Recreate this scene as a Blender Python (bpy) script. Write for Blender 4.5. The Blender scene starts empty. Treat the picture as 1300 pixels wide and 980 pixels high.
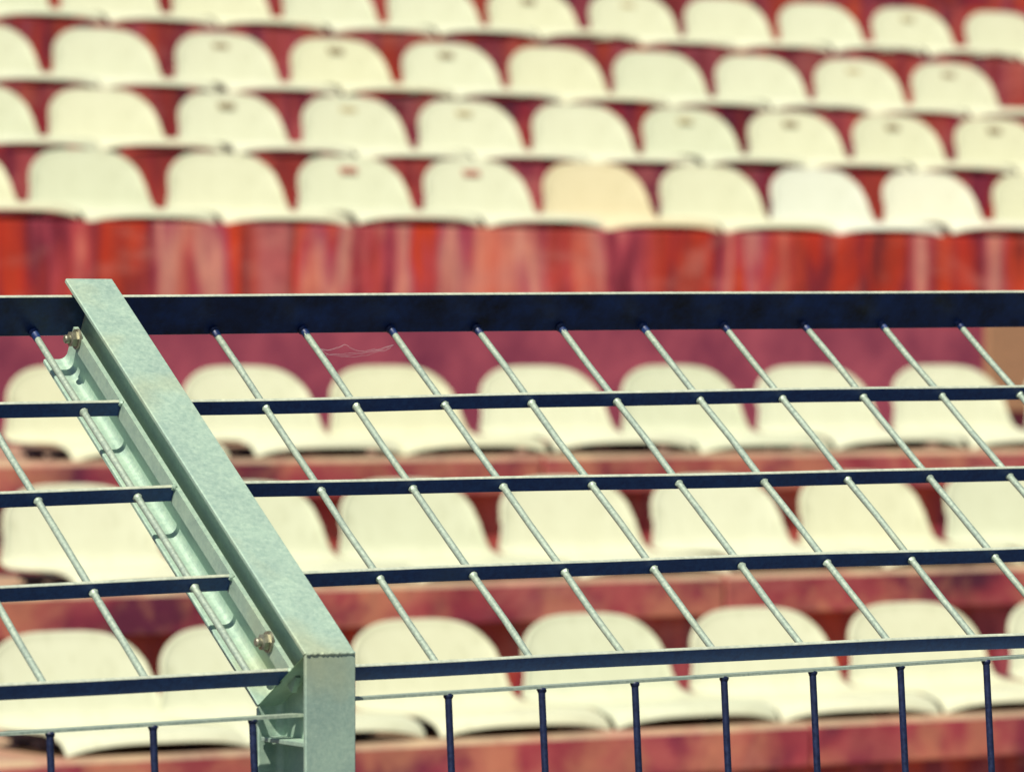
import bpy, bmesh, math, random
from math import sin, cos, tan, radians, sqrt, pi, atan2
from mathutils import Vector, Matrix
random.seed(11)
sc = bpy.context.scene
COL = sc.collection
H = 2.0                      # camera height over the ground
F = 6562.0                   # focal length in pixels of a 1300 px wide picture
PSI = radians(34.5)          # camera bearing against the rows of seats
FENCE_YAW = radians(29.32)   # camera bearing against the fence

# ------------------------------------------------------------------ materials
def new_mat(name):
    m = bpy.data.materials.new(name); m.use_nodes = True
    nt = m.node_tree; b = nt.nodes['Principled BSDF']
    return m, nt, b
def node(nt, kind, **kw):
    n = nt.nodes.new(kind)
    for k, v in kw.items():
        if k in n.inputs: n.inputs[k].default_value = v
        else: setattr(n, k, v)
    return n
def coords(nt, scale=(1, 1, 1), loc=(0, 0, 0)):
    tc = node(nt, 'ShaderNodeTexCoord'); mp = node(nt, 'ShaderNodeMapping')
    mp.inputs['Scale'].default_value = scale; mp.inputs['Location'].default_value = loc
    nt.links.new(tc.outputs['Object'], mp.inputs['Vector'])
    return mp.outputs['Vector']
def noise(nt, vec, scale, detail=4, rough=.55, dist=0):
    n = node(nt, 'ShaderNodeTexNoise', Scale=scale, Detail=detail, Roughness=rough, Distortion=dist)
    nt.links.new(vec, n.inputs['Vector']); return n.outputs['Fac']
def ramp(nt, fac, stops, interp='LINEAR'):
    r = node(nt, 'ShaderNodeValToRGB'); cr = r.color_ramp; cr.interpolation = interp
    while len(cr.elements) < len(stops): cr.elements.new(.5)
    for e, (p, c) in zip(cr.elements, stops):
        e.position = p; e.color = (*c, 1) if len(c) == 3 else c
    nt.links.new(fac, r.inputs['Fac']); return r.outputs['Color']
def mix(nt, fac, a, b, mode='MIX'):
    m = node(nt, 'ShaderNodeMix', data_type='RGBA', blend_type=mode)
    for sock, v in ((m.inputs[0], fac), (m.inputs[6], a), (m.inputs[7], b)):
        if hasattr(v, 'links'): nt.links.new(v, sock)
        elif isinstance(v, tuple): sock.default_value = (*v, 1)
        else: sock.default_value = v
    return m.outputs[2]
def bump(nt, b, h, strength, dist):
    n = node(nt, 'ShaderNodeBump', Strength=strength, Distance=dist)
    nt.links.new(h, n.inputs['Height']); nt.links.new(n.outputs['Normal'], b.inputs['Normal'])

def steel(name, lo, hi, metal, rough, stain=(.30, .27, .2), grain=160):
    m, nt, b = new_mat(name)
    v = coords(nt)
    n1 = noise(nt, v, grain, 5, .7); n2 = noise(nt, v, 22, 4, .6); n3 = noise(nt, v, 7, 3, .5)
    c = ramp(nt, n1, [(.3, lo), (.72, hi)])
    d = ramp(nt, n2, [(.35, (.80, .82, .86)), (.65, (1, 1, 1))])
    c = mix(nt, .8, c, d, 'MULTIPLY')
    n5 = noise(nt, v, 520, 3, .7); sc_ = noise(nt, coords(nt, (60, 900, 900)), 1., 2, .5)
    c = mix(nt, .7, c, ramp(nt, n5, [(.3, (.86, .87, .87)), (.6, (1, 1, 1))]), 'MULTIPLY')
    c = mix(nt, ramp(nt, sc_, [(.66, (0, 0, 0)), (.74, (.35, .35, .35))]), c, tuple(min(1, x * 1.5) for x in hi))
    s = ramp(nt, n3, [(.56, (0, 0, 0)), (.74, (.55, .55, .55))])
    c = mix(nt, s, c, stain)
    nt.links.new(c, b.inputs['Base Color'])
    b.inputs['Metallic'].default_value = metal
    r = ramp(nt, n1, [(.3, (rough - .08,) * 3), (.7, (rough + .12,) * 3)])
    nt.links.new(r, b.inputs['Roughness'])
    bump(nt, b, n1, .18, .0003)
    return m
M_POST = steel('galvanised post steel', (.34, .49, .40), (.48, .62, .49), .34, .52, (.44, .45, .27))
M_BAR = steel('shade-toned flat bar steel', (.006, .030, .15), (.028, .09, .27), .1, .45, (.05, .09, .18))  # blue shade on the broad bar faces, put into the steel's colour
M_RAIL = steel('shade-toned top rail steel', (.0010, .003, .022), (.014, .05, .20), .1, .45, (.001, .002, .02), 26)  # rail face in shade, its darkness mixed into the base colour
M_LOW = steel('shade-toned lower rod steel', (.002, .004, .025), (.012, .025, .09), .1, .45, (.03, .03, .04))  # same rod steel, darkened to stand for shade below the crossbar
M_EDGE = steel('sun-toned steel bar edge', (.38, .43, .34), (.62, .65, .50), .12, .5, (.40, .42, .32))  # lit copy of the bar steel, painted on the narrow edges
M_ROD = steel('galvanised rod steel', (.26, .34, .28), (.50, .58, .46), .3, .50, (.34, .36, .24), grain=230)
M_BOLT = steel('zinc bolt steel', (.30, .29, .22), (.50, .48, .36), .8, .42)

def plastic(name, col, dirt):
    m, nt, b = new_mat(name)
    v = coords(nt)
    oi = node(nt, 'ShaderNodeObjectInfo')
    n = noise(nt, v, 6, 4, .6); n2 = noise(nt, coords(nt, (14, 14, 3)), 3, 4, .6)
    a = mix(nt, ramp(nt, n, [(.4, (0, 0, 0)), (.75, (.5, .5, .5))]), col, dirt)
    a = mix(nt, ramp(nt, n2, [(.55, (0, 0, 0)), (.8, (.6, .6, .6))]), a, (dirt[0] * .8, dirt[1] * .8, dirt[2] * .75))
    tint = ramp(nt, oi.outputs['Random'], [(0, (.93, .95, .93)), (.5, (1, 1, 1)), (1, (1, .98, .92))])
    a = mix(nt, 1., a, tint, 'MULTIPLY')
    nt.links.new(a, b.inputs['Base Color'])
    b.inputs['Roughness'].default_value = .45
    b.inputs['Subsurface Weight'].default_value = 0
    return m
M_SEAT = plastic('cream seat plastic', (.61, .62, .46), (.50, .50, .34))
M_SEAT_TAN = plastic('yellowed seat plastic', (.62, .56, .38), (.55, .48, .29))
M_SEAT_WHITE = plastic('white seat plastic', (.66, .67, .56), (.58, .58, .44))
def flat(name, col, rough=.6, metal=0):
    m, nt, b = new_mat(name)
    n = noise(nt, coords(nt), 40, 3)
    c = ramp(nt, n, [(.3, tuple(x * .8 for x in col)), (.7, col)])
    nt.links.new(c, b.inputs['Base Color'])
    b.inputs['Roughness'].default_value = rough; b.inputs['Metallic'].default_value = metal
    return m
M_PLATE_BROWN = flat('brown number plate', (.28, .20, .10))
M_PLATE_RED = flat('red number plate', (.42, .13, .09))
M_PLATE_FADED = flat('faded number plate', (.48, .40, .22))
M_BRACKET = flat('dark bracket steel', (.05, .05, .09), .5, .5)
M_TAN = flat('tan board', (.36, .20, .11))
M_WEB = flat('cobweb thread', (.8, .8, .8))

def painted(name, stops, xs, zs, dirtcol, band=None, grime=.5):
    """weathered paint with vertical streaks; object coordinates in metres"""
    m, nt, b = new_mat(name)
    v1 = coords(nt, (xs, .3, zs)); v2 = coords(nt, (xs * 2.7, .3, zs * 2.2), (3.1, 0, 1.7))
    v3 = coords(nt, (2.4, .5, 2.0), (7, 2, 0))
    n1 = noise(nt, v1, 1., 5, .55, .25); n2 = noise(nt, v2, 1., 4, .6, .2); n3 = noise(nt, v3, 1.5, 5, .65)
    c = ramp(nt, n1, stops)
    c = mix(nt, ramp(nt, n2, [(.45, (0, 0, 0)), (.62, (grime,) * 3)]), c, dirtcol)
    c = mix(nt, .8, c, ramp(nt, n3, [(.34, (.50, .42, .52)), (.62, (1, 1, 1))]), 'MULTIPLY')
    n4 = noise(nt, coords(nt, (2.2, .5, 5.), (1, 5, 3)), 1., 6, .7, .6)
    c = mix(nt, ramp(nt, n4, [(.52, (0, 0, 0)), (.64, (.35, .35, .35))]), c, (.55, .22, .18))
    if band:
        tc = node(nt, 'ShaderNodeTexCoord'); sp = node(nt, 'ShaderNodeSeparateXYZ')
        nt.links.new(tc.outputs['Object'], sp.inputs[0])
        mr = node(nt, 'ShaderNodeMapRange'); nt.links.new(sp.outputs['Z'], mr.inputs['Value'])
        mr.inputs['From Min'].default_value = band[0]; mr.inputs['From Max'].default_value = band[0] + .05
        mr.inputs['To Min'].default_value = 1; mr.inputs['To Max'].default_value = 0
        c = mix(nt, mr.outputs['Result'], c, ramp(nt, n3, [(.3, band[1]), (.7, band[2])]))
    nt.links.new(c, b.inputs['Base Color'])
    b.inputs['Roughness'].default_value = .65
    bump(nt, b, n3, .3, .004)
    return m
RED = [(.35, (.10, .004, .02)), (.41, (.56, .03, .005)), (.455, (.16, .008, .03)), (.49, (.46, .06, .09)), (.535, (.68, .30, .22)), (.57, (.42, .06, .11)), (.605, (.64, .05, .008)), (.64, (.12, .006, .02)), (.72, (.50, .12, .12))]
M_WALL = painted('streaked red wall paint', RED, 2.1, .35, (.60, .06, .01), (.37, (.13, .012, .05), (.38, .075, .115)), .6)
M_RISER = painted('red step riser paint', [(.36, (.10, .005, .03)), (.42, (.32, .02, .035)), (.46, (.13, .006, .035)), (.52, (.42, .08, .10)), (.57, (.18, .012, .04)), (.63, (.48, .05, .015)), (.68, (.12, .006, .035))], 2.6, .6, (.55, .08, .02), None, .6)
M_BOARD = painted('worn red nosing paint', [(.35, (.11, .01, .04)), (.45, (.34, .04, .06)), (.53, (.42, .09, .09)), (.58, (.28, .03, .06)), (.66, (.13, .012, .045))], 2.2, 2.4, (.60, .26, .14), None, .6)
M_TREAD = painted('dusty step tread', [(.3, (.36, .24, .15)), (.6, (.50, .36, .22))], 2., 2., (.36, .12, .09), None, .5)
M_GROUND, nt, b = new_mat('asphalt ground')
n = noise(nt, coords(nt), 3, 8, .7)
nt.links.new(ramp(nt, n, [(.3, (.035, .04, .045)), (.7, (.06, .062, .065))]), b.inputs['Base Color'])
b.inputs['Roughness'].default_value = .9

# ------------------------------------------------------------------ helpers
def link(name, bm, mat, parent=None, smooth=False):
    me = bpy.data.meshes.new(name)
    bmesh.ops.recalc_face_normals(bm, faces=bm.faces)
    bm.to_mesh(me); bm.free()
    me.materials.append(mat)
    if smooth:
        me.polygons.foreach_set('use_smooth', [True] * len(me.polygons))
        me.set_sharp_from_angle(angle=radians(40))
    o = bpy.data.objects.new(name, me); COL.objects.link(o)
    if parent: o.parent = parent
    return o
def empty(name, loc, rz=0):
    o = bpy.data.objects.new(name, None); COL.objects.link(o)
    o.location = loc; o.rotation_euler = (0, 0, rz); o.empty_display_size = .1
    return o
def tag(o, label=None, cat=None, group=None, kind=None):
    if label: o['label'] = label
    if cat: o['category'] = cat
    if group: o['group'] = group
    if kind: o['kind'] = kind
def box(bm, x0, x1, y0, y1, z0, z1, bev=0, xf=None):
    r = bmesh.ops.create_cube(bm, size=1)['verts']
    for v in r:
        v.co = Vector(((x0 + x1) / 2 + v.co.x * (x1 - x0), (y0 + y1) / 2 + v.co.y * (y1 - y0), (z0 + z1) / 2 + v.co.z * (z1 - z0)))
    if bev:
        es = list({e for v in r for e in v.link_edges})
        res = bmesh.ops.bevel(bm, geom=es, offset=bev, segments=2, affect='EDGES', profile=.6)
        r = list({v for f in res['faces'] for v in f.verts} | {v for v in r if v.is_valid})
    if xf:
        for v in r: v.co = xf @ v.co
    return r
def tube(bm, pts, rad, n=12, cap=True):
    rings = []
    for i, p in enumerate(pts):
        a = pts[max(i - 1, 0)]; c = pts[min(i + 1, len(pts) - 1)]
        t = (Vector(c) - Vector(a)).normalized()
        u = t.orthogonal().normalized() if i == 0 else (u0 - t * u0.dot(t)).normalized()
        u0 = u; w = t.cross(u); r = rad[i] if isinstance(rad, (list, tuple)) else rad
        rings.append([bm.verts.new(Vector(p) + (u * cos(2 * pi * k / n) + w * sin(2 * pi * k / n)) * r) for k in range(n)])
    for a, c in zip(rings, rings[1:]):
        for k in range(n): bm.faces.new((a[k], a[(k + 1) % n], c[(k + 1) % n], c[k]))
    if cap:
        bm.faces.new(rings[0][::-1]); bm.faces.new(rings[-1])
def world_x(px, Y):
    """world X of the point on a row at distance Y seen px from the left of the 1300 px picture"""
    t = (px - 650) / F
    return Y * (t * cos(PSI) + sin(PSI)) / (cos(PSI) - t * sin(PSI))

# ------------------------------------------------------------------ ground and grandstand
bm = bmesh.new()
bmesh.ops.create_grid(bm, x_segments=2, y_segments=2, size=600)
g = link('ground', bm, M_GROUND); tag(g, kind='structure')

XA, XB = 1.0, 18.0
stand = empty('grandstand', (8, 10, 0))
tag(stand, 'stepped grandstand of weathered red painted terraces carrying the rows of cream seats', 'grandstand')
def spart(name, bm, mat, smooth=False):
    o = link(name, bm, mat, None, smooth)
    for v in o.data.vertices: v.co -= Vector((8, 10, 0))
    o.parent = stand
    return o
# (front edge Y, tread height relative to the camera)
LOW = [(7.72, -1.47), (8.74, -1.17), (9.76, -.866), (10.80, -.562), (11.80, -.268)]
UP = [(14.16, .432), (15.10, .69), (16.06, .966), (17.05, 1.275), (18.05, 1.58), (19.05, 1.88)]
prev = -H
for i, (y, z) in enumerate(LOW):
    y1 = (LOW + UP)[i + 1][0] + (.05 if i < 4 else 0)
    bm = bmesh.new(); box(bm, XA, XB, y + .05, y1, prev + H + .001, z + H - .004)
    # riser face red, top face dusty
    o = spart('step', bm, M_RISER)
    o.data.materials.append(M_TREAD)
    for p in o.data.polygons:
        if p.normal.z > .5: p.material_index = 1
    prev = z
    # nosing boards, butted end to end
    seams = {3: world_x(690, y), 2: None}
    x0 = XA - {0: .3, 1: 1.0, 2: .62, 3: 1.4, 4: 0}.get(i, 0)
    ref = {4: world_x(690, 11.8), 3: world_x(921, 10.8)}.get(i)
    L = 2.4
    if ref: x0 = ref - L * math.ceil((ref - XA) / L)
    x = x0
    while x < XB:
        bm = bmesh.new(); box(bm, x + .006, x + L - .006, y, y + .05, z + H - .108, z + H, .006)
        for v in bm.verts:
            if v.co.z > z + H - .004 and v.co.y < y + .02: v.co.y += .012; v.co.z -= .001
            if z + H - .03 < v.co.z < z + H - .004 and v.co.y < y + .003: v.co.z -= .008
        o = spart('nosing_board', bm, M_BOARD)
        o.data.materials.append(M_TREAD)
        for p in o.data.polygons:
            if p.normal.z > .3: p.material_index = 1
        x += L
prev = UP[0][1]
for i, (y, z) in enumerate(UP[1:], 1):
    y1 = UP[i + 1][0] if i + 1 < len(UP) else y + 1.2
    bm = bmesh.new(); box(bm, XA, XB, y, y1, UP[0][1] + H - .2, z + H, 0)
    o = spart('step', bm, M_RISER); prev = z
# the retaining wall between the lower and the upper tier
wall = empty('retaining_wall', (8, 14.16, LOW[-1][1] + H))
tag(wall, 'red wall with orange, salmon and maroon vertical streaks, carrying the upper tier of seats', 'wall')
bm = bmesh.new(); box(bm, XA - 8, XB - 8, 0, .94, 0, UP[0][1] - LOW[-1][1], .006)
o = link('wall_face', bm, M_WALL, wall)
# tan board on the wall at the far right
xb = world_x(1262, 14.1)
bm = bmesh.new(); box(bm, 0, .55, -.03, -.002, 0, .40, .004)
o = link('tan_board', bm, M_TAN); o.location = (xb, 14.16, LOW[-1][1] + H + .08)
tag(o, 'plain tan board on the red wall below the top rail at the right edge', 'board')

# ------------------------------------------------------------------ seats
def seat_shell():
    bm = bmesh.new()
    NU = 36
    us = [-1 + 2 * i / NU for i in range(NU + 1)]
    prof = []   # rows: function of u -> (x,y,z)
    def row_back(v):
        out = []
        for u in us:
            au = abs(u)
            W = .213 + (.238 - .213) * (v ** 1.6)
            ztop = .242 - .112 * (1 - (1 - au ** 3.5) ** .55)
            z = ztop * (1 - v) + .058 * v
            hz = (z - .05) / .2
            ed = max(0, (au - .80) / .20) ** 2 + max(0, (.10 - v) / .10) ** 2 * .8
            y = -.0035 * min(ed, 1) * (1 - v ** 3) + .085 * hz - .028 - .010 * au ** 2 * (1 - v)
            out.append(Vector((u * W, y, z)))
        return out
    rows = [row_back(v) for v in (0, .02, .05, .10, .18, .3, .44, .58, .72, .85, .95)]
    # curve from back into the pan, the pan and its front lip
    for (y, z, W, lift, dip) in ((-.042, .049, .238, .006, 0), (-.062, .042, .240, .008, 0), (-.10, .038, .242, .010, 0), (-.16, .038, .242, .010, 0),
                            (-.24, .044, .243, .008, .002), (-.31, .050, .243, .004, .004), (-.355, .052, .243, -.002, .008),
                            (-.385, .048, .242, -.004, .012), (-.402, .038, .241, -.004, .018), (-.408, .026, .240, 0, .024)):
        rows.append([Vector((u * W, y - .018 * (1 - u * u) * (1 if y < -.2 else 0), z + lift * abs(u) ** 3 - dip * abs(u) ** 3.2)) for u in us])
    # rolled rim at the top and down the sides
    rim_top = [r + Vector((0, .016, -.002)) for r in rows[0]]
    edge = [Vector((r.x * (1 + .010 * abs(u) ** 6), r.y + .004, r.z + .005 * (1 - abs(u) ** 6))) for r, u in zip(rows[0], us)]
    allrows = [rim_top, edge] + rows
    V = []
    for j, r in enumerate(allrows):
        line = [bm.verts.new(p) for p in r]
        V.append(line)
    for a, c in zip(V, V[1:]):
        for k in range(len(a) - 1): bm.faces.new((a[k], a[k + 1], c[k + 1], c[k]))
    bmesh.ops.recalc_face_normals(bm, faces=bm.faces)
    geom = bmesh.ops.solidify(bm, geom=bm.faces[:], thickness=.005)
    return bm
shell_me = link('shell', seat_shell(), M_SEAT, None, True)
mesh_shell = shell_me.data; bpy.data.objects.remove(shell_me)
for p in mesh_shell.polygons: p.use_smooth = True
shells = {'cream': mesh_shell}
for key, m in (('tan', M_SEAT_TAN), ('white', M_SEAT_WHITE)):
    c = mesh_shell.copy(); c.materials.clear(); c.materials.append(m); shells[key] = c
bm = bmesh.new()
for s in (-.14, .14):
    box(bm, s - .02, s + .02, -.33, .02, .012, .028, .002); box(bm, s - .02, s + .02, -.30, -.27, 0, .02); box(bm, s - .02, s + .02, -.04, -.01, 0, .02)
box(bm, -.17, .17, -.20, -.16, -.001, .011)
t = link('mounting_bracket', bm, M_BRACKET); mesh_bracket = t.data; bpy.data.objects.remove(t)
plates = {}
for key, m in (('brown', M_PLATE_BROWN), ('red', M_PLATE_RED), ('faded', M_PLATE_FADED)):
    bm = bmesh.new(); box(bm, -.034, .034, -.002, .002, -.010, .010, .001)
    t = link('number_plate', bm, m); plates[key] = t.data; bpy.data.objects.remove(t)

ROWS = [  # (seat Y, tread z, left edges in the photo, plates, colours, row words)
 (17.50, 1.275, [-70, 75, 218, 358, 492, 620, 748, 870, 990, 1108, 1226], {620: 'brown', 748: 'faded', 1108: 'faded'}, {}, 'topmost row, cut off above'),
 (16.50, .966, [-90, 66, 221, 369, 511, 647, 779, 909, 1035, 1158], {221: 'brown', 369: 'brown', 511: 'brown', 1035: 'faded', 1158: 'brown'}, {}, 'second row'),
 (15.55, .69, [-102, 62, 225, 382, 531, 676, 816, 951, 1083, 1214], {225: 'brown', 382: 'faded', 531: 'faded', 816: 'faded', 951: 'brown', 1083: 'brown', 1214: 'brown'}, {}, 'third row'),
 (14.60, .432, [-142, 35, 212, 378, 537, 690, 838, 978, 1122, 1262], {378: 'red', 537: 'red'}, {690: 'tan', 978: 'white', 1122: 'white'}, 'fourth row, on the red wall'),
 (12.25, -.268, [5, 230, 418, 610, 788, 962, 1134, 1304], {}, {}, 'row just below top rail'),
 (11.25, -.562, [-215, 0, 222, 430, 634, 828, 1016, 1200], {}, {}, 'row behind the middle crossbars'),
 (10.20, -.866, [-235, -20, 200, 443, 662, 877, 1078, 1282], {}, {}, 'lowest row behind the fence'),
]
ORD = ['first', 'second', 'third', 'fourth', 'fifth', 'sixth', 'seventh', 'eighth', 'ninth', 'tenth', 'eleventh']
COLW = {'cream': 'cream', 'tan': 'yellowed beige', 'white': 'clean white'}
rnd = random.Random(5)
SEAT_DX = .233
for (Y, T, edges, pl, cols, words) in ROWS:
    n = 0
    for e in edges:
        if e < -150: continue
        x = world_x(e, Y - .02) + SEAT_DX
        s = empty('stadium_seat', (x, Y, T + H), radians(rnd.uniform(-1.1, 1.1)))
        col = cols.get(e, 'cream')
        sh = bpy.data.objects.new('shell', shells[col]); COL.objects.link(sh); sh.parent = s
        sh.rotation_euler = (radians(rnd.uniform(-1.2, 1.0)), radians(rnd.uniform(-.4, .4)), 0)
        br = bpy.data.objects.new('mounting_bracket', mesh_bracket); COL.objects.link(br); br.parent = s
        extra = ''
        if e in pl:
            q = bpy.data.objects.new('number_plate', plates[pl[e]]); COL.objects.link(q); q.parent = s
            q.location = (0, .031, .200); q.rotation_euler = (radians(-22), 0, 0)
            extra = {'brown': ' with a brown plate', 'red': ' with a red plate', 'faded': ' with a faded plate'}[pl[e]]
        lab = '%s seat%s, %s from left in %s' % (COLW[col], extra, ORD[n], words)
        tag(s, lab, 'seat', 'plastic seats in the grandstand rows')
        n += 1

# ------------------------------------------------------------------ fence
A = .5841                     # slope of the leaning part
FO = Vector((2.7347, 5.0259, -.3467))
R = Matrix.Rotation(-(PSI - FENCE_YAW), 4, 'Z')
root_loc = (R @ FO) + Vector((0, 0, H))
fence = empty('metal_fence', (root_loc.x, root_loc.y, 0), -(PSI - FENCE_YAW))
tag(fence, 'galvanised steel fence with leaning barred top in front of the seats', 'fence')
RZ = root_loc.z
EZ = .012
def fp(X, s, n):
    return Vector((X, s * cos(A) - n * sin(A), s * sin(A) + n * cos(A) + EZ * X + RZ))
def fence_bar(name, xa, sa, xb, sb, n0, n1, th, mat, bev=.0006, wob=.0012, parent=None, seed=0):
    """flat bar on edge across the slope, slightly uneven like hand-welded work"""
    bm = bmesh.new(); N = 40; r = random.Random(seed); ph = [r.uniform(0, 6) for _ in range(4)]
    rings = []
    for i in range(N + 1):
        t = i / N; X = xa + (xb - xa) * t; s = sa + (sb - sa) * t
        w = wob * (sin(X * 5 + ph[0]) + .5 * sin(X * 13 + ph[1])); wn = wob * .6 * sin(X * 4 + ph[2])
        h = th / 2
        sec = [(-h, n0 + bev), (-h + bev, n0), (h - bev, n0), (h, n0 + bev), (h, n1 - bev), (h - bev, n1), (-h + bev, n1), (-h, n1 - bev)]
        rings.append([bm.verts.new(fp(X, s + w + ds, nn + wn)) for ds, nn in sec])
    for a, c in zip(rings, rings[1:]):
        for k in range(8): bm.faces.new((a[k], a[(k + 1) % 8], c[(k + 1) % 8], c[k]))
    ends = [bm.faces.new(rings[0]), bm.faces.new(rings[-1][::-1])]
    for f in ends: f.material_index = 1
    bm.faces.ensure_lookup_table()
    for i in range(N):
        for k in (0, 1, 2, 4, 5, 6): bm.faces[i * 8 + k].material_index = 1  # narrow edges get the sunlit tone, broad faces keep the painted shade
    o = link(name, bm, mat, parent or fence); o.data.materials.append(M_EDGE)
    return o
XL, XR = -1.70, 2.10
WEBX = -.1715
# top rail in two lengths, left and right of the post web
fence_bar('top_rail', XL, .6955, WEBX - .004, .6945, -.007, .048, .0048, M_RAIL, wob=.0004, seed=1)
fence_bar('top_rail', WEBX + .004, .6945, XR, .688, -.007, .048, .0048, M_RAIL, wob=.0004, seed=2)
BARS = [((XL, .524), (-.1895, .5255), (WEBX + .004, .527), (XR, .5245)),
        ((XL, .334), (-.1895, .353), (WEBX + .004, .3575), (XR, .334)),
        ((XL, .150), (-.1895, .1776), (WEBX + .004, .1812), (XR, .175)),
        ((XL, -.004), (-.1895, .0025), (WEBX + .004, .0077), (XR, .0015))]
def s_at(j, X):
    b = BARS[j]; p, q = (b[0], b[1]) if X < WEBX else (b[2], b[3])
    return p[1] + (q[1] - p[1]) * (X - p[0]) / (q[0] - p[0])
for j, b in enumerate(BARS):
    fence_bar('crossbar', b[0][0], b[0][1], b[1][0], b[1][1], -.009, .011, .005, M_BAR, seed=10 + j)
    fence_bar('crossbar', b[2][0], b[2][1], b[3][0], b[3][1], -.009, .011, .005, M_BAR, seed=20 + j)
# rods with weld collars
rr = random.Random(3)
def collar(bm, c, d, r0, long=False):
    k = 10; rings = []
    for (t, r) in ((-.001, r0 * 1.1), (.0, r0 * 1.22), (.0012, r0 * 1.34), (.0026, r0 * 1.26), (.005, r0 * 1.0)) if not long else ((-.001, r0 * 1.2), (.0, r0 * 1.5), (.0022, r0 * 1.55), (.004, r0 * 1.2), (.016, r0 * 1.03)):
        u = d.orthogonal().normalized(); w = d.cross(u)
        rings.append([bm.verts.new(c + d * t + (u * cos(2 * pi * i / k) + w * sin(2 * pi * i / k)) * r * rr.uniform(.93, 1.1)) for i in range(k)])
    for a, b_ in zip(rings, rings[1:]):
        for i in range(k): bm.faces.new((a[i], a[(i + 1) % k], b_[(i + 1) % k], b_[i]))
    bm.faces.new(rings[0]); bm.faces.new(rings[-1])
rod_r = .0041
for k in range(-14, 18):
    if k == -1: continue
    X = .12 * k + rr.uniform(-.0012, .0012)
    if k == -2: X += .002
    bm = bmesh.new()
    s_top = .6945 - .004
    ss = [s_top, .61, s_at(0, X), .44, s_at(1, X), .27, s_at(2, X), .09, s_at(3, X)]
    dx = .0
    pts = []
    for i, s in enumerate(ss):
        wob = 0 if i % 2 == 0 else rr.uniform(-.0016, .0016)
        sx = (.003 if k < -1 else 0) * (1 - s / .69)
        pts.append(fp(X + wob + sx, s, -.0005))
    fine = []
    for a, c in zip(pts, pts[1:]):
        for q in range(3): fine.append(a.lerp(c, q / 3))
    fine.append(pts[-1])
    tube(bm, fine, [rod_r * rr.uniform(.97, 1.04) for _ in fine], 14)
    o = link('rod', bm, M_ROD, fence, True)
    for i in (0, 2, 4, 6):
        bm = bmesh.new()
        c = pts[i]; nx = pts[i + 1]
        d = (nx - c).normalized()
        collar(bm, c + d * (.0026 if i else .0), d, rod_r, i == 0)
        wl = link('weld_bead', bm, M_ROD if i else M_RAIL, o, True)  # top bead coloured dark like the rail, as painted shade under it
# lower panel hanging below the bend
LEAN = .07
def lp(X, y, z): return Vector((X, y, z + RZ))
zl = lambda X: -.0235 + .0235 * X - (.014 if X < WEBX else 0)
for (xa, xb) in ((XL, WEBX - .004), (WEBX + .004, XR)):
    for j in range(5):
        bm = bmesh.new(); rings = []
        for i in range(31):
            X = xa + (xb - xa) * i / 30; z = zl(X) - .19 * j; y = .002 - LEAN * (.19 * j) + .0008 * sin(X * 9)
            rings.append([bm.verts.new(lp(X, y + a, z + c)) for a, c in ((-.010, -.0016), (.010, -.0016), (.010, .0016), (-.010, .0016))])
        for a, c in zip(rings, rings[1:]):
            for q in range(4): bm.faces.new((a[q], a[(q + 1) % 4], c[(q + 1) % 4], c[q]))
        bm.faces.new(rings[0]); bm.faces.new(rings[-1][::-1])
        link('lower_crossbar', bm, M_ROD, fence)
for k in range(-14, 18):
    if k == -1: continue
    X = .12 * k + .004 + rr.uniform(-.001, .001)
    bm = bmesh.new(); zt = zl(X) - .002
    tube(bm, [lp(X, -.004, zt), lp(X, -.004 - LEAN * .2 - .004, zt - .2), lp(X, -.004 - LEAN * .76 - .004, zt - .765)], rod_r, 12)
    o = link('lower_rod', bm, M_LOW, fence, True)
    bm = bmesh.new(); collar(bm, lp(X, -.004, zt + .0005), Vector((0, -.05, -1)).normalized(), rod_r)
    link('weld_bead', bm, M_LOW, o, True)

# the post: rolled I section, mitred at the bend
W2, HT, TF, TW, RF = .0305, .060, .0060, .0022, .009
def i_profile():
    q = []
    # quarter: x>0, n>0
    q.append((W2, HT - TF)); q.append((TW + RF, HT - TF))
    for a in range(1, 6):
        t = a / 6 * pi / 2
        q.append((TW + RF - RF * sin(t), HT - TF - RF + RF * cos(t)))
    q.append((TW, HT - TF - RF))
    b = .0012
    out = [(W2 - b, HT), (W2, HT - b), (W2, HT - TF + b), (W2 - b, HT - TF)] + q[1:]
    low = [(x, -n) for x, n in reversed(out)]
    right = out + low
    left = [(-x, n) for x, n in reversed(right)]
    return right + left
PROF = i_profile()
yo, zo = (-.035 * cos(A) - .06 * sin(A)), (-.035 * sin(A) + .06 * cos(A))     # outer bend corner, in the plane of the post
mn = Vector((1 + sin(A), -cos(A))).normalized()       # direction of the mitre line (Y, Z)
def solve_mitre(py, pz, dy, dz, gap):
    # point p + t d on the mitre line through the bend corner, shifted by gap along the mitre normal
    nrm = Vector((-mn.y, mn.x)); c = nrm.x * yo + nrm.y * zo + gap
    return (c - nrm.x * py - nrm.y * pz) / (nrm.x * dy + nrm.y * dz)
def prism(bm, ra, rb):
    a = [bm.verts.new(p) for p in ra]; c = [bm.verts.new(p) for p in rb]; n = len(a)
    for k in range(n): bm.faces.new((a[k], a[(k + 1) % n], c[(k + 1) % n], c[k]))
    for ring in (a, c[::-1]):
        f = bm.faces.new(ring); bmesh.ops.triangulate(bm, faces=[f])
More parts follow.
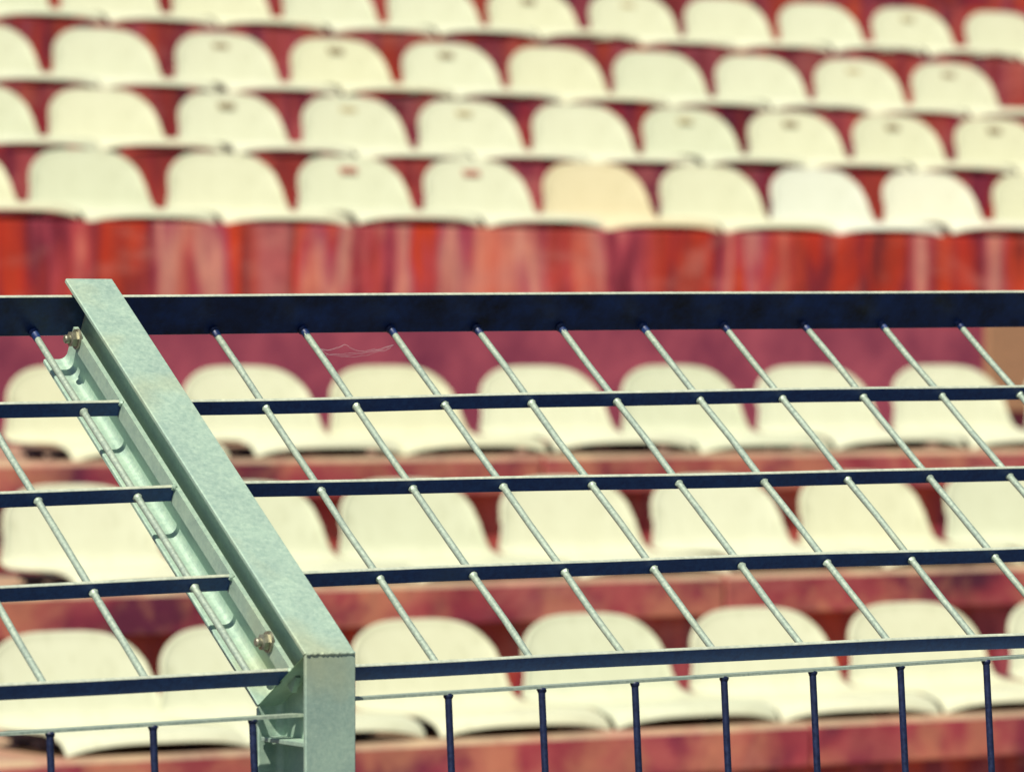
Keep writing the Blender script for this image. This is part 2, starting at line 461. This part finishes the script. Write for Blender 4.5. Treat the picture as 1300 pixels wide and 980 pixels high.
def make_post(PX, detail):
    ez = EZ * PX
    bm = bmesh.new(); ra, rb = [], []
    send = .7125
    for x, n in PROF:
        py, pz = -n * sin(A), n * cos(A)
        t = solve_mitre(py, pz, cos(A), sin(A), .0008)
        ra.append(Vector((PX + x, py + t * cos(A), pz + t * sin(A) + ez + RZ)))
        rb.append(Vector((PX + x, py + send * cos(A), pz + send * sin(A) + ez + RZ)))
    prism(bm, ra, rb)
    arm = link('post_arm', bm, M_POST, fence)
    bm = bmesh.new(); ra, rb = [], []
    for x, n in PROF:
        py = yo + .06 - n
        t = solve_mitre(py, 0, 0, 1, -.0008 if n > 0 else -.0016)
        ra.append(Vector((PX + x, py, t + ez + RZ))); rb.append(Vector((PX + x, py, .0)))
    prism(bm, ra, rb)
    post = link('post', bm, M_POST, fence)
    # base plate
    bm = bmesh.new(); box(bm, PX - .08, PX + .08, yo - .04, yo + .17, .002, .014, .002)
    link('base_plate', bm, M_POST, post)
    if not detail: return
    # weld seam over the outer corner of the bend
    bm = bmesh.new(); pts = []
    for i in range(25):
        X = PX - W2 + .001 + (2 * W2 - .002) * i / 24
        pts.append(Vector((X, yo + .0006, zo + ez + RZ - .0008 + rr.uniform(-.0006, .0006))))
    tube(bm, pts, [rr.uniform(.0015, .0026) for _ in pts], 8)
    link('weld_seam', bm, M_POST, arm, True)
    # flat end bar of the left panel, bolted to the web
    bm = bmesh.new(); N = 20; rings = []
    for i in range(N + 1):
        s = -.012 + (.6925 - .008 + .012) * i / N
        rings.append([bm.verts.new(fp(PX + a, s, n)) for a, n in ((-.0185, -.0095), (-.0125, -.0095), (-.0125, .0105), (-.0185, .0105))])
    for a, c in zip(rings, rings[1:]):
        for q in range(4): bm.faces.new((a[q], a[(q + 1) % 4], c[(q + 1) % 4], c[q]))
    bm.faces.new(rings[0]); bm.faces.new(rings[-1][::-1])
    link('panel_end_bar', bm, M_POST, arm)
    # bolts: washer, hexagon head, threaded shank end
    for (s, n) in ((.668, .004), (.063, .004)):
        bm = bmesh.new(); c = fp(PX - .0185, s, n)
        m = Matrix.Translation(c) @ Matrix.Rotation(-pi / 2, 4, 'Y')
        def cyl(r0, r1, z0, z1, seg):
            res = bmesh.ops.create_cone(bm, cap_ends=True, segments=seg, radius1=r0, radius2=r1, depth=z1 - z0)['verts']
            for v in res: v.co = m @ (v.co + Vector((0, 0, (z0 + z1) / 2)))
        cyl(.0125, .012, -.001, .0022, 28); cyl(.0098, .0098, .0022, .0090, 6); cyl(.0098, .0080, .0090, .0102, 6)
        cyl(.0052, .0052, .0102, .0150, 18); cyl(.0052, .0040, .0150, .0165, 18)
        o = link('bolt', bm, M_BOLT, arm, True)
    # small weld lumps where the crossbars meet the end bar
    for j in range(4):
        bm = bmesh.new(); c = fp(PX - .0185, s_at(j, -.19), .009)
        res = bmesh.ops.create_icosphere(bm, subdivisions=2, radius=.0042)['verts']
        for v in res: v.co = c + v.co * (1 + rr.uniform(-.2, .2))
        link('weld_bead', bm, M_POST, arm, True)
    # closing plate low on the post behind the bend
    bm = bmesh.new(); box(bm, PX - W2 + .001, PX - TW - .001, yo + .008, yo + .11, RZ + ez - .0705, RZ + ez - .0655, .0008)
    link('stiffener', bm, M_POST, post)
make_post(WEBX, True)
for PX in (XL + .03, XR - .03): make_post(PX, False)

# cobweb threads below the top rail
bm = bmesh.new()
def px_fence(x, y, n):
    """point on the fence plane (offset n) behind picture position; used once to find where a thread hangs"""
    return None
rw = random.Random(8)
anch = [(.122, .672, -.008), (.235, .664, -.007), (.135, .640, -.004), (.205, .655, -.006), (.17, .668, -.008), (.128, .656, -.004)]
for _ in range(9):
    a, c = rw.sample(anch, 2)
    p, q = fp(*a), fp(*c); sag = rw.uniform(.001, .008)
    pts = [p.lerp(q, i / 10) + Vector((rw.uniform(-1, 1), rw.uniform(-1, 1), rw.uniform(-1, 1))) * .0009 * (0 < i < 10) + Vector((0, 0, -sag * sin(pi * i / 10))) for i in range(11)]
    tube(bm, pts, .00009, 4)
o = link('cobweb', bm, M_WEB)
o.matrix_world = Matrix.Translation((root_loc.x, root_loc.y, 0)) @ Matrix.Rotation(-(PSI - FENCE_YAW), 4, 'Z')
tag(o, 'few fine cobweb threads hanging under the dark top rail', 'cobweb')

# ------------------------------------------------------------------ light, sky, camera
sd = Vector((-.50, 0, 0)) + Vector((0, -sin(A), cos(A))) + Vector((0, cos(A), sin(A))) * .15
sd = (R.to_3x3() @ sd).normalized()
sun = bpy.data.lights.new('sun', 'SUN'); sun.energy = 5.0; sun.angle = radians(.53); sun.color = (1, .945, .79)
so = bpy.data.objects.new('sun', sun); COL.objects.link(so); so.location = (0, 0, 20)
so.rotation_euler = sd.to_track_quat('Z', 'Y').to_euler()
w = bpy.data.worlds.new('World'); sc.world = w; w.use_nodes = True
nt = w.node_tree; bg = nt.nodes['Background']
sky = nt.nodes.new('ShaderNodeTexSky'); sky.sky_type = 'NISHITA'; sky.sun_disc = False
sky.sun_elevation = math.asin(sd.z); sky.sun_rotation = atan2(sd.x, sd.y)
sky.ozone_density = 3.0
nt.links.new(sky.outputs[0], bg.inputs[0]); bg.inputs[1].default_value = .06

cam = bpy.data.cameras.new('camera'); co = bpy.data.objects.new('camera', cam); COL.objects.link(co)
co.location = (0, 0, H)
co.rotation_euler = (pi / 2 - 35 / F, 0, -PSI)
cam.sensor_width = 36; cam.lens = 36 * F / 1300
cam.clip_end = 2000; cam.clip_start = .05
cam.dof.use_dof = True; cam.dof.focus_distance = 6.05
cam.dof.aperture_fstop = cam.lens / 1000 / .0225
cam.dof.aperture_blades = 0
sc.camera = co
vs = sc.view_settings
vs.view_transform = 'Standard'; vs.look = 'None'; vs.gamma = 1; vs.exposure = .30
sc.render.resolution_x = 1024; sc.render.resolution_y = 771
sc.cycles.use_denoising = True
